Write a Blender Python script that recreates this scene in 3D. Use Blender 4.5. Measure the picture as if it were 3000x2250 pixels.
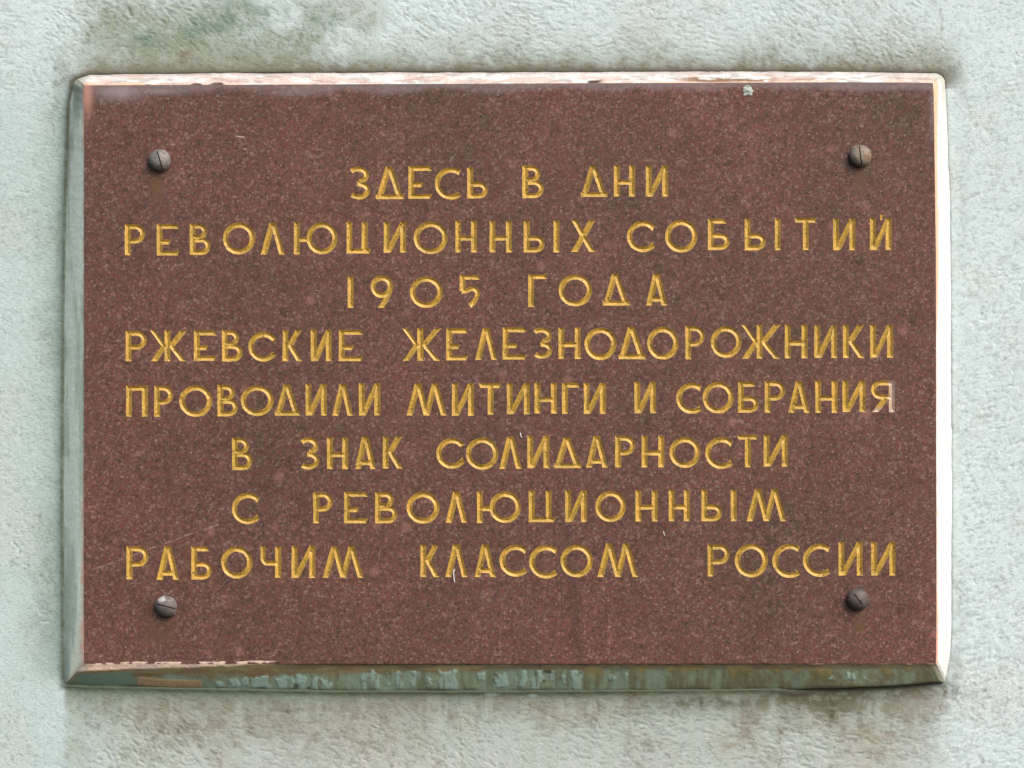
import bpy, math, random
import numpy as np
from mathutils import Vector
from mathutils.geometry import delaunay_2d_cdt

for o in list(bpy.data.objects):
    bpy.data.objects.remove(o)
random.seed(11)
scene = bpy.context.scene
col = scene.collection

# ------------------------------------------------------------------ camera, light, exposure
# Units: the plaque face is measured in "p" (1 p = 0.4 mm); p-x runs right, p-y runs down,
# h is the height above the plaster.  World: X right, Z up, the wall faces -Y.
S = 0.0004
HF = 44.0                      # plaque face stands 52 p (18 mm) proud of the plaster
DIST = 3.6                     # camera to plaque face, metres
CX, CY = 1500.0, 1125.0

def P(x, y, h=0.0):
    """point at height h on the plane seen square-on through the measured outline"""
    k = (DIST + (HF - h) * S) / DIST
    return ((x - CX) * S * k, -h * S, (CY - y) * S * k + 1.9)

cam = bpy.data.cameras.new('camera')
cam.lens = 36.0 * DIST / (3000 * S)
cam.sensor_width = 36.0
cam.clip_end = 200.0
cam.clip_start = 0.05
camo = bpy.data.objects.new('camera', cam)
col.objects.link(camo)
camo.location = (0, -HF * S - DIST, 1.9)
camo.rotation_euler = (math.radians(90), 0, 0)
scene.camera = camo

SUN_EL, SUN_AZ = math.radians(40), math.radians(40)   # azimuth measured right of the wall normal
world = bpy.data.worlds.new('World')
scene.world = world
world.use_nodes = True
wn = world.node_tree
bgn = wn.nodes['Background']
sky = wn.nodes.new('ShaderNodeTexSky')
sky.sky_type = 'NISHITA'
sky.sun_disc = False
sky.sun_elevation = SUN_EL
sky.sun_rotation = math.pi - SUN_AZ
sky.air_density = 1.0
sky.dust_density = 4.0
sky.ozone_density = 1.0
bgn.inputs['Strength'].default_value = 0.115
wn.links.new(sky.outputs[0], bgn.inputs[0])

sun = bpy.data.lights.new('sun', 'SUN')
sun.energy = 1.5
sun.angle = math.radians(34)
sun.color = (1.0, 0.97, 0.92)
suno = bpy.data.objects.new('sun', sun)
col.objects.link(suno)
sd = Vector((math.sin(SUN_AZ) * math.cos(SUN_EL), -math.cos(SUN_AZ) * math.cos(SUN_EL), math.sin(SUN_EL)))
suno.rotation_euler = (-sd).to_track_quat('-Z', 'Y').to_euler()
suno.location = (2, -3, 4)

scene.view_settings.view_transform = 'Standard'
scene.view_settings.look = 'None'
scene.view_settings.exposure = 0.66
scene.view_settings.gamma = 1.0

# ------------------------------------------------------------------ helpers
def tag(o, label=None, cat=None, group=None, kind=None):
    for k, v in (('label', label), ('category', cat), ('group', group), ('kind', kind)):
        if v: o[k] = v
    return o

def link(name, me, parent=None, mats=()):
    o = bpy.data.objects.new(name, me)
    col.objects.link(o)
    if parent: o.parent = parent
    if me:
        for m in mats: me.materials.append(m)
    return o

def mesh_np(name, V, F, colors=None, smooth=True, shape=4):
    """mesh out of numpy arrays; F has `shape` corners per face"""
    V = np.asarray(V, dtype=np.float32); F = np.asarray(F, dtype=np.int32)
    me = bpy.data.meshes.new(name)
    me.vertices.add(len(V)); me.vertices.foreach_set('co', V.ravel())
    me.loops.add(F.size); me.loops.foreach_set('vertex_index', F.ravel())
    me.polygons.add(len(F))
    me.polygons.foreach_set('loop_start', np.arange(0, F.size, shape, dtype=np.int32))
    me.polygons.foreach_set('loop_total', np.full(len(F), shape, dtype=np.int32))
    me.polygons.foreach_set('use_smooth', np.full(len(F), smooth, dtype=bool))
    me.update(calc_edges=True)
    if colors is not None:
        a = me.color_attributes.new('Col', 'FLOAT_COLOR', 'POINT')
        c = np.ones((len(V), 4), dtype=np.float32); c[:, :3] = colors
        a.data.foreach_set('color', c.ravel())
    return me

def hsh(ix, iy, seed):
    n = (ix.astype(np.int64) * 374761393 + iy.astype(np.int64) * 668265263 + seed * 974634777) & 0x7fffffff
    n = ((n ^ (n >> 13)) * 1274126177) & 0x7fffffff
    n = (n ^ (n >> 16)) & 0xffff
    return n / 65535.0

def vnoise(x, y, seed=0):
    ix = np.floor(x); iy = np.floor(y)
    fx = x - ix; fy = y - iy
    fx = fx * fx * fx * (fx * (fx * 6 - 15) + 10); fy = fy * fy * fy * (fy * (fy * 6 - 15) + 10)
    a = hsh(ix, iy, seed); b = hsh(ix + 1, iy, seed); c = hsh(ix, iy + 1, seed); d = hsh(ix + 1, iy + 1, seed)
    return (a * (1 - fx) + b * fx) * (1 - fy) + (c * (1 - fx) + d * fx) * fy      # 0..1

def fbm(x, y, lam, seed=0, octv=4, gain=0.5):
    s = 0; amp = 1; tot = 0
    for i in range(octv):
        s = s + amp * vnoise(x / lam + 17.3 * i, y / lam - 9.1 * i, seed + i * 7)
        tot += amp; amp *= gain; lam *= 0.5
    return s / tot

def sm(a, b, v):
    t = np.clip((v - a) / (b - a), 0, 1)
    return t * t * (3 - 2 * t)

def mixc(c, tgt, m):
    m = np.clip(m, 0, 1)[..., None]
    return c * (1 - m) + np.asarray(tgt) * m

def lin(r, g, b):
    f = lambda v: (v / 255 / 12.92) if v / 255 < 0.04045 else ((v / 255 + 0.055) / 1.055) ** 2.4
    return (f(r), f(g), f(b))

# ------------------------------------------------------------------ materials
def new_mat(name):
    m = bpy.data.materials.new(name); m.use_nodes = True
    nt = m.node_tree
    return m, nt, nt.nodes, nt.links, nt.nodes['Principled BSDF']

class N:
    """tiny node-building helper"""
    def __init__(s, nt): s.nt = nt; s.n = nt.nodes; s.l = nt.links
    def put(s, sock, v):
        if isinstance(v, bpy.types.NodeSocket): s.l.new(v, sock)
        else: sock.default_value = v
    def math(s, op, a, b=None, clamp=False):
        m = s.n.new('ShaderNodeMath'); m.operation = op; m.use_clamp = clamp
        s.put(m.inputs[0], a)
        if b is not None: s.put(m.inputs[1], b)
        return m.outputs[0]
    def mix(s, f, a, b, mode='MIX'):
        m = s.n.new('ShaderNodeMix'); m.data_type = 'RGBA'; m.blend_type = mode
        s.put(m.inputs[0], f)
        for i, v in ((6, a), (7, b)):
            if isinstance(v, tuple) and len(v) == 3: v = (*v, 1)
            s.put(m.inputs[i], v)
        return m.outputs[2]
    def ramp(s, f, stops, interp='LINEAR'):
        r = s.n.new('ShaderNodeValToRGB'); r.color_ramp.interpolation = interp
        e = r.color_ramp.elements
        while len(e) < len(stops): e.new(0.5)
        for el, (p, c) in zip(e, stops):
            el.position = p
            el.color = (*c, 1) if isinstance(c, tuple) else (c, c, c, 1)
        s.l.new(f, r.inputs[0]); return r.outputs[0]
    def noise(s, vec, scale, detail=4, rough=0.55, dist=0.0):
        t = s.n.new('ShaderNodeTexNoise'); s.put(t.inputs['Vector'], vec)
        t.inputs['Scale'].default_value = scale; t.inputs['Detail'].default_value = detail
        t.inputs['Roughness'].default_value = rough; t.inputs['Distortion'].default_value = dist
        return t.outputs['Fac']
    def voro(s, vec, scale, rnd=1.0, feature='F1'):
        t = s.n.new('ShaderNodeTexVoronoi'); t.feature = feature; s.put(t.inputs['Vector'], vec)
        t.inputs['Scale'].default_value = scale; t.inputs['Randomness'].default_value = rnd
        return t
    def mapping(s, vec, scale=(1, 1, 1), rot=(0, 0, 0), loc=(0, 0, 0)):
        m = s.n.new('ShaderNodeMapping'); s.put(m.inputs['Vector'], vec)
        m.inputs['Scale'].default_value = scale; m.inputs['Rotation'].default_value = rot
        m.inputs['Location'].default_value = loc
        return m.outputs[0]
    def bump(s, h, strength, dist):
        b = s.n.new('ShaderNodeBump'); s.put(b.inputs['Height'], h)
        b.inputs['Strength'].default_value = strength; b.inputs['Distance'].default_value = dist
        return b.outputs[0]
    def sep(s, v):
        x = s.n.new('ShaderNodeSeparateXYZ'); s.put(x.inputs[0], v); return x.outputs

# -- plaster: stains, paint and painted plaque shadow live in the vertex colour, grain and fine relief here
M_wall, nt, nn, ll, pb = new_mat('painted_plaster')
b = N(nt)
tc = nn.new('ShaderNodeTexCoord').outputs['Object']
at = nn.new('ShaderNodeAttribute'); at.attribute_name = 'Col'
g1 = b.noise(tc, 330, 5, 0.7)
g2 = b.noise(tc, 60, 4, 0.6)
c = b.mix(0.55, at.outputs['Color'], b.mix(1.0, at.outputs['Color'], b.ramp(g1, [(0.28, 0.72), (0.52, 1.0), (0.75, 1.14)]), 'MULTIPLY'))
c = b.mix(1.0, c, b.ramp(g2, [(0.3, (0.94, 0.955, 0.95)), (0.7, (1.05, 1.04, 1.045))]), 'MULTIPLY')
mp = b.mapping(tc, scale=(1.0, 1.0, 1.6), rot=(0, math.radians(28), 0))
f1 = b.noise(mp, 360, 3, 0.65, 0.2)
f3 = b.noise(b.mapping(tc, scale=(1.0, 1.0, 2.4), rot=(0, math.radians(30), 0), loc=(3, 1, 2)), 230, 2, 0.6, 0.3)
c = b.mix(1.0, c, b.ramp(f3, [(0.30, (0.70, 0.71, 0.68)), (0.43, (0.97, 0.97, 0.965)), (0.62, (1.01, 1.01, 1.01)), (0.72, (1.07, 1.07, 1.07))]), 'MULTIPLY')  # relief shading painted in: dark ticks and small pale highlights
ll.new(c, pb.inputs['Base Color'])
pb.inputs['Roughness'].default_value = 0.82
f2 = b.noise(tc, 760, 3, 0.6)
hh = b.math('ADD', b.math('MULTIPLY', f1, 1.0), b.math('MULTIPLY', f2, 0.35))
hh = b.math('ADD', hh, b.math('MULTIPLY', f3, 0.9))
ll.new(b.bump(hh, 0.40, 0.0009), pb.inputs['Normal'])

# -- paint and bare stone on the bevelled rim
M_rim, nt, nn, ll, pb = new_mat('flaking_rim_paint')
b = N(nt)
tc = nn.new('ShaderNodeTexCoord').outputs['Object']
at = nn.new('ShaderNodeAttribute'); at.attribute_name = 'Col'
g1 = b.noise(tc, 420, 5, 0.7)
c = b.mix(0.6, at.outputs['Color'], b.mix(1.0, at.outputs['Color'], b.ramp(g1, [(0.3, 0.66), (0.52, 1.0), (0.75, 1.2)]), 'MULTIPLY'))
ll.new(c, pb.inputs['Base Color'])
pb.inputs['Roughness'].default_value = 0.7
ll.new(b.bump(b.noise(tc, 260, 5, 0.65), 0.5, 0.0009), pb.inputs['Normal'])

# -- granite
def p2w(x, y): return ((x - CX) * S, (CY - y) * S + 1.9)
M_gran, nt, nn, ll, pb = new_mat('red_brown_granite')
b = N(nt)
tc = nn.new('ShaderNodeTexCoord').outputs['Object']
warp = nn.new('ShaderNodeTexNoise'); ll.new(tc, warp.inputs['Vector']); warp.inputs['Scale'].default_value = 260
vadd = nn.new('ShaderNodeVectorMath'); vadd.operation = 'MULTIPLY_ADD'
ll.new(warp.outputs['Color'], vadd.inputs[0]); vadd.inputs[1].default_value = (0.004, 0.004, 0.004); ll.new(tc, vadd.inputs[2])
wv = vadd.outputs[0]
v1 = b.voro(wv, 345)
s1 = b.sep(v1.outputs['Color'])
cells = b.ramp(s1[0], [(0.0, lin(52, 42, 36)), (0.12, lin(80, 62, 46)), (0.30, lin(100, 62, 56)), (0.52, lin(120, 66, 60)),
                       (0.70, lin(98, 80, 62)), (0.84, lin(130, 84, 78)), (0.96, lin(150, 118, 108))], 'LINEAR')
v2 = b.voro(wv, 620)
s2 = b.sep(v2.outputs['Color'])
cells2 = b.ramp(s2[1], [(0.0, lin(54, 54, 40)), (0.2, lin(92, 72, 50)), (0.45, lin(116, 62, 58)), (0.75, lin(104, 76, 80)), (0.95, lin(144, 118, 104))])
c = b.mix(0.45, cells, cells2)
n6 = b.noise(tc, 520, 3, 0.7)
c = b.mix(1.0, c, b.ramp(n6, [(0.3, (0.62, 0.67, 0.65)), (0.5, (0.80, 0.85, 0.83)), (0.72, (1.04, 1.08, 1.04))]), 'MULTIPLY')
n3 = b.noise(tc, 75, 4, 0.6)
c = b.mix(1.0, c, b.ramp(n3, [(0.3, (0.80, 0.80, 0.80)), (0.55, (1, 1, 1)), (0.75, (1.13, 1.12, 1.12))]), 'MULTIPLY')
# big pinkish feldspars, a few
v3 = b.voro(wv, 26)
s3 = b.sep(v3.outputs['Color'])
fel = b.math('MULTIPLY', b.math('GREATER_THAN', s3[0], 0.72), b.ramp(v3.outputs['Distance'], [(0.10, 1.0), (0.2, 0.0)]))
c = b.mix(0.10, c, lin(104, 72, 66))
c = b.mix(b.math('MULTIPLY', fel, 0.5), c, lin(142, 102, 94))
# tiny glinting light grains and dark grains
v4 = b.voro(tc, 190)
s4 = b.sep(v4.outputs['Color'])
gl = b.math('MULTIPLY', b.math('GREATER_THAN', s4[1], 0.72), b.ramp(v4.outputs['Distance'], [(0.12, 1.0), (0.27, 0.0)]))
c = b.mix(b.math('MULTIPLY', gl, 0.5), c, lin(172, 150, 146))
dk = b.math('MULTIPLY', b.math('LESS_THAN', s4[2], 0.25), b.ramp(v4.outputs['Distance'], [(0.16, 1.0), (0.36, 0.0)]))
c = b.mix(b.math('MULTIPLY', dk, 0.5), c, lin(58, 50, 46))
# large weathering tones
n4 = b.noise(tc, 5.5, 3, 0.5)
c = b.mix(1.0, c, b.ramp(n4, [(0.3, (0.84, 0.91, 0.91)), (0.7, (1.12, 1.05, 1.03))]), 'MULTIPLY')
n5 = b.noise(b.mapping(tc, scale=(1, 1, 0.16)), 30, 4, 0.55)
c = b.mix(1.0, c, b.ramp(n5, [(0.3, (0.93, 0.93, 0.94)), (0.7, (1.05, 1.05, 1.05))]), 'MULTIPLY')
xyz = b.sep(tc)
edge = b.noise(b.mapping(tc, scale=(1, 1, 2.4)), 26, 5, 0.65)
def blob(px, py, rx, ry):
    wx, wz = p2w(px, py)
    dx = b.math('DIVIDE', b.math('SUBTRACT', xyz[0], wx), rx * S)
    dz = b.math('DIVIDE', b.math('SUBTRACT', xyz[2], wz), ry * S)
    d2 = b.math('ADD', b.math('MULTIPLY', dx, dx), b.math('MULTIPLY', dz, dz))
    return b.math('EXPONENT', b.math('MULTIPLY', d2, -1.0))
# chalky paint haze that slipped over the upper arris
topz = b.math('ADD', b.math('MULTIPLY', xyz[0], 0.0068 * 1.0), p2w(0, 256)[1])
dtop = b.math('DIVIDE', b.math('SUBTRACT', topz, xyz[2]), S)              # p below the upper edge
reach = b.ramp(b.noise(b.mapping(tc, scale=(1, 0, 0.15)), 11, 5, 0.6), [(0.35, 0.0), (0.7, 1.0)])
chalk = b.math('SUBTRACT', b.math('MULTIPLY', reach, 30.0), b.math('SUBTRACT', dtop, 2.0))
chalk = b.math('MULTIPLY', b.math('DIVIDE', chalk, 16.0, clamp=True), 0.42)
chalk = b.math('MAXIMUM', chalk, b.math('MULTIPLY', blob(345, 268, 75, 24), 0.9))
chalk = b.math('MAXIMUM', chalk, b.math('MULTIPLY', blob(470, 266, 90, 12), 0.6))
chalk = b.math('MAXIMUM', chalk, b.math('MULTIPLY', blob(860, 268, 90, 13), 0.5))
chalk = b.math('MAXIMUM', chalk, b.math('MULTIPLY', blob(2732, 300, 9, 90), 0.4))
chalk = b.math('MULTIPLY', chalk, b.ramp(edge, [(0.3, 0.5), (0.55, 1.0)]))
c = b.mix(chalk, c, lin(146, 134, 138))
# rust and moss runs under the four screws
stain = b.math('MAXIMUM', blob(462, 560, 20, 75), blob(2522, 530, 18, 50))
stain = b.math('MAXIMUM', stain, b.math('MAXIMUM', blob(470, 1850, 45, 50), blob(2520, 1830, 15, 45)))
stain = b.math('MULTIPLY', stain, b.ramp(n3, [(0.3, 0.3), (0.6, 0.75)]))
c = b.mix(stain, c, lin(94, 72, 48))
# bare rosy stone at the upper left corner
c = b.mix(b.math('MULTIPLY', blob(255, 275, 16, 60), 0.85), c, lin(178, 134, 120))
# dark vein lower right of centre
vx = b.math('SUBTRACT', b.math('ADD', b.math('DIVIDE', b.math('SUBTRACT', xyz[0], p2w(1660, 0)[0]), S),
            b.math('MULTIPLY', b.math('SUBTRACT', b.noise(tc, 22, 3), 0.5), 60)),
            b.math('MULTIPLY', b.math('SUBTRACT', p2w(0, 1560)[1], xyz[2]), 0.11 / S))
vein = b.math('EXPONENT', b.math('MULTIPLY', b.math('MULTIPLY', vx, vx), -1 / 380.0))
vein = b.math('MULTIPLY', vein, b.ramp(b.math('SUBTRACT', p2w(0, 1500)[1], xyz[2]), [(0.0, 0.0), (0.03, 0.5), (0.18, 0.5), (0.19, 0.5)]))
c = b.mix(vein, c, lin(70, 52, 50))
# two faint scratches across the lower left
def scratch(x0, y0, x1, y1, wdt, op):
    ax, az = p2w(x0, y0); bx, bz = p2w(x1, y1)
    L = math.hypot(bx - ax, bz - az); ux, uz = (bx - ax) / L, (bz - az) / L
    rx = b.math('SUBTRACT', xyz[0], ax); rz = b.math('SUBTRACT', xyz[2], az)
    u = b.math('ADD', b.math('MULTIPLY', rx, ux), b.math('MULTIPLY', rz, uz))
    v = b.math('SUBTRACT', b.math('MULTIPLY', rx, uz), b.math('MULTIPLY', rz, ux))
    v = b.math('ADD', v, b.math('MULTIPLY', b.math('SUBTRACT', b.noise(tc, 30, 2), 0.5), 12 * S))
    m = b.math('LESS_THAN', b.math('ABSOLUTE', v), wdt * S)
    m = b.math('MULTIPLY', m, b.math('MULTIPLY', b.math('GREATER_THAN', u, 0.0), b.math('LESS_THAN', u, L)))
    return b.math('MULTIPLY', m, b.ramp(b.noise(tc, 160, 2), [(0.35, 0.0), (0.6, op)]))
c = b.mix(scratch(270, 1668, 640, 1535, 2.6, 0.4), c, lin(168, 140, 132))
c = b.mix(scratch(690, 398, 716, 402, 1.4, 0.9), c, lin(190, 170, 168))
c = b.mix(scratch(700, 432, 722, 437, 1.4, 0.9), c, lin(190, 170, 168))
# slightly paler bruised arris along the left side
ll.new(c, pb.inputs['Base Color'])
ll.new(b.ramp(n3, [(0.3, 0.42), (0.7, 0.56)]), pb.inputs['Roughness'])
pb.inputs['Specular IOR Level'].default_value = 0.28
ll.new(b.bump(b.math('ADD', s2[0], b.noise(tc, 500, 3, 0.6)), 0.12, 0.0006), pb.inputs['Normal'])

# -- gold paint in the cut letters
def gold(name, worn):
    m, nt, nn, ll, pb = new_mat(name)
    b = N(nt)
    tc = nn.new('ShaderNodeTexCoord').outputs['Object']
    n1 = b.noise(tc, 420, 4, 0.65)
    n2 = b.noise(tc, 70, 3, 0.6)
    c = b.ramp(n1, [(0.25, lin(136, 108, 44)), (0.5, lin(190, 152, 70)), (0.75, lin(220, 186, 104))])
    c = b.mix(1.0, c, b.ramp(n2, [(0.3, (0.74, 0.80, 0.70)), (0.7, (1.10, 1.07, 1.0))]), 'MULTIPLY')
    c = b.mix(1.0, c, b.ramp(b.noise(tc, 9, 2, 0.5), [(0.35, (0.95, 0.94, 0.90)), (0.65, (1.08, 1.04, 1.04))]), 'MULTIPLY')
    # flecks where the gilding has gone
    v = b.voro(tc, 230); sv = b.sep(v.outputs['Color'])
    fl = b.math('MULTIPLY', b.math('GREATER_THAN', sv[0], 0.88), b.ramp(v.outputs['Distance'], [(0.2, 0.8), (0.45, 0.0)]))
    c = b.mix(fl, c, lin(112, 78, 44))
    if worn:
        x = b.sep(tc)
        m1 = b.math('ADD', b.math('DIVIDE', b.math('SUBTRACT', x[0], p2w(2598, 0)[0]), 22 * S), 0.3)
        m2 = b.math('DIVIDE', b.math('SUBTRACT', p2w(0, 1188)[1], x[2]), 14 * S)
        mm = b.math('MINIMUM', b.math('MAXIMUM', m1, m2), b.ramp(n2, [(0.2, 0.75), (0.7, 1.0)]))
        mm = b.math('SUBTRACT', b.math('MULTIPLY', mm, 1.5), b.ramp(n1, [(0.3, 1.0), (0.65, 0.0)]))
        mm = b.math('MULTIPLY', mm, 0.8, clamp=True)
        c = b.mix(mm, c, lin(186, 166, 164))
    ll.new(c, pb.inputs['Base Color'])
    pb.inputs['Metallic'].default_value = 0.08
    pb.inputs['Roughness'].default_value = 0.42
    ll.new(b.bump(b.noise(b.mapping(tc, scale=(1, 1, 1.6)), 330, 4, 0.7), 0.55, 0.0009), pb.inputs['Normal'])
    return m
M_gold = gold('gold_letter_paint', False)
M_worn = gold('worn_gold_letter_paint', True)

# -- screws
M_screw, nt, nn, ll, pb = new_mat('weathered_steel')
b = N(nt)
tc = nn.new('ShaderNodeTexCoord').outputs['Object']
at = nn.new('ShaderNodeAttribute'); at.attribute_name = 'Col'
g1 = b.noise(tc, 230, 5, 0.7)
c = b.mix(1.0, at.outputs['Color'], b.ramp(g1, [(0.3, (0.62, 0.60, 0.56)), (0.5, (1, 1, 1)), (0.72, (1.25, 1.22, 1.2))]), 'MULTIPLY')
ll.new(c, pb.inputs['Base Color'])
pb.inputs['Metallic'].default_value = 0.15
pb.inputs['Roughness'].default_value = 0.62
ll.new(b.bump(b.noise(tc, 420, 4, 0.65), 0.5, 0.0007), pb.inputs['Normal'])

M_fib, nt, nn, ll, pb = new_mat('white_fibre')
b = N(nt)
tc = nn.new('ShaderNodeTexCoord').outputs['Object']
ll.new(b.ramp(b.noise(tc, 300, 3), [(0.3, (0.62, 0.60, 0.60)), (0.7, (0.85, 0.84, 0.84))]), pb.inputs['Base Color'])
pb.inputs['Roughness'].default_value = 0.6

# ------------------------------------------------------------------ outlines of the plaque (in p)
def pl(pts):
    xs = [p[0] for p in pts]; ys = [p[1] for p in pts]
    return lambda v: np.interp(v, xs, ys)
# inner = edge of the polished face, outer = where the bevel meets the plaster
in_top = pl([(247, 250), (300, 258), (600, 261), (1000, 262), (1300, 259), (1700, 251), (2200, 247), (2500, 244), (2733, 243)])
in_bot = pl([(246, 1945), (400, 1940), (700, 1937), (1000, 1934), (1500, 1937), (2000, 1938), (2400, 1940), (2742, 1943)])
in_lef = pl([(250, 247), (500, 253), (900, 255), (1300, 255), (1700, 252), (1945, 246)])
in_rig = pl([(243, 2733), (400, 2736), (800, 2741), (1300, 2737), (1600, 2742), (1943, 2742)])
out_top = pl([(226, 229), (262, 217), (600, 212), (1000, 210), (2000, 208), (2500, 209), (2740, 212), (2762, 219)])
out_bot = pl([(186, 2009), (300, 2014), (600, 2020), (1000, 2027), (1500, 2027), (2000, 2024), (2400, 2019), (2600, 2011), (2768, 1998)])
out_lef = pl([(229, 226), (241, 213), (300, 203), (600, 192), (900, 188), (1400, 184), (2009, 186)])
out_rig = pl([(219, 2762), (234, 2770), (300, 2775), (600, 2786), (1000, 2789), (1500, 2791), (1850, 2791), (1920, 2786), (1998, 2768)])

def jit(v, lam, amp, seed):
    v = np.asarray(v, float)
    return (fbm(v, v * 0 + seed * 3.7, lam, seed, 4, 0.6) - 0.5) * 2 * amp

def side_points(kind, n):
    t = np.linspace(0, 1, n)
    fade = np.minimum(1, np.minimum(t, 1 - t) * 60)
    if kind in ('top', 'bottom'):
        fi, fo, sd_ = (in_top, out_top, 3) if kind == 'top' else (in_bot, out_bot, 5)
        x0, x1 = (247, 2733) if kind == 'top' else (246, 2742)
        X0, X1 = (226, 2762) if kind == 'top' else (186, 2768)
        xi = x0 + (x1 - x0) * t; xo = X0 + (X1 - X0) * t
        yi = fi(xi) + jit(xi, 46, 6.5 if kind == 'top' else 3.4, sd_) * fade
        yo = fo(xo) + jit(xo, 90, 2.2, sd_ + 20) * fade
    else:
        fi, fo, sd_ = (in_lef, out_lef, 7) if kind == 'left' else (in_rig, out_rig, 9)
        y0, y1 = (250, 1945) if kind == 'left' else (243, 1943)
        Y0, Y1 = (229, 2009) if kind == 'left' else (219, 1998)
        yi = y0 + (y1 - y0) * t; yo = Y0 + (Y1 - Y0) * t
        xi = fi(yi) + jit(yi, 50, 3.0, sd_) * fade
        xo = fo(yo) + jit(yo, 120, 1.8, sd_ + 20) * fade
    return xi, yi, xo, yo

NT, NSD = 960, 560
SIDES = {k: side_points(k, n) for k, n in (('top', NT), ('bottom', NT), ('left', NSD), ('right', NSD))}

# ------------------------------------------------------------------ glyph strokes
WV, WH, WC = 8.8, 7.4, 8.0

class Stroke:
    """V-cut stroke: list of sections (left, centre, right); open strokes get hipped ends"""
    def __init__(s, pts, w, closed=False, cut0=None, cut1=None, w1=None):
        pts = [np.array(p, float) for p in pts]
        n = len(pts)
        s.closed = closed
        s.L, s.C, s.R = [], [], []
        if not closed:                         # add hip sections near the two ends
            def inset(a, b_, d):
                v = b_ - a; l = np.hypot(*v); return a + v * min(d / l, 0.45)
            pts = [pts[0], inset(pts[0], pts[1], w)] + pts[1:-1] + [inset(pts[-1], pts[-2], w), pts[-1]]
            # long straight runs get extra hand-cut sections
            q = [pts[0]]
            for a, b_ in zip(pts, pts[1:]):
                l = np.hypot(*(b_ - a)); k = max(1, int(l // 26))
                for j in range(1, k + 1): q.append(a + (b_ - a) * j / k)
            pts = q
        n = len(pts)
        for i, p in enumerate(pts):
            if closed: a, c_ = pts[i - 1], pts[(i + 1) % n]
            else: a, c_ = pts[max(i - 1, 0)], pts[min(i + 1, n - 1)]
            t = (c_ - a); t = t / np.hypot(*t)
            nrm = np.array([-t[1], t[0]])
            ww = w * (1 + random.uniform(-.055, .055))
            if w1 is not None: ww = w + (w1 - w) * i / (n - 1)
            off = nrm * ww
            if not closed and i in (0, n - 1):
                cut = cut0 if i == 0 else cut1
                if cut is not None:
                    cut = np.array(cut, float)
                    off = cut * (w / abs(np.dot(cut, nrm)))
                    if np.dot(off, nrm) < 0: off = -off
            j = nrm * random.uniform(-.45, .45)
            s.L.append(p + off); s.R.append(p - off); s.C.append(p + j)
        s.n = n
    def quads(s):
        r = range(s.n) if s.closed else range(s.n - 1)
        return [(s.L[i], s.L[(i + 1) % s.n], s.R[(i + 1) % s.n], s.R[i]) for i in r]
    def ridge(s):
        if s.closed: return [(s.C[i], s.C[(i + 1) % s.n]) for i in range(s.n)]
        e = [(s.C[i], s.C[i + 1]) for i in range(1, s.n - 2)]
        e += [(s.L[0], s.C[1]), (s.R[0], s.C[1]), (s.L[-1], s.C[-2]), (s.R[-1], s.C[-2])]
        return e
    def edges_np(s):
        e = []
        m = s.n if s.closed else s.n - 1
        for i in range(m):
            e.append((s.L[i], s.L[(i + 1) % s.n])); e.append((s.R[i], s.R[(i + 1) % s.n]))
        if not s.closed: e += [(s.L[0], s.R[0]), (s.L[-1], s.R[-1])]
        return np.array(e)
    def depth(s, pts, eps=0.02):
        """distance to the stroke outline for points inside it, else 0"""
        E = s.edges_np(); A = E[:, 0][None]; B = E[:, 1][None]
        Pn = pts[:, None, :]
        d = B - A; l2 = (d ** 2).sum(-1) + 1e-9
        t = np.clip(((Pn - A) * d).sum(-1) / l2, 0, 1)
        dist = np.sqrt((((A + d * t[..., None]) - Pn) ** 2).sum(-1)).min(1)
        ins = np.zeros(len(pts), bool)
        for q in s.quads():
            q = np.array(q)
            sg = []
            for k in range(4):
                a = q[k]; e = q[(k + 1) % 4] - a
                sg.append(e[0] * (pts[:, 1] - a[1]) - e[1] * (pts[:, 0] - a[0]))
            sg = np.array(sg)
            ins |= (sg > -eps).all(0) | (sg < eps).all(0)
        return np.where(ins, dist, 0)

def arc(cx, cy, rx, ry, a0, a1, n):
    return [(cx + rx * math.cos(math.radians(a0 + (a1 - a0) * i / n)), cy - ry * math.sin(math.radians(a0 + (a1 - a0) * i / n))) for i in range(n + 1)]

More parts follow.
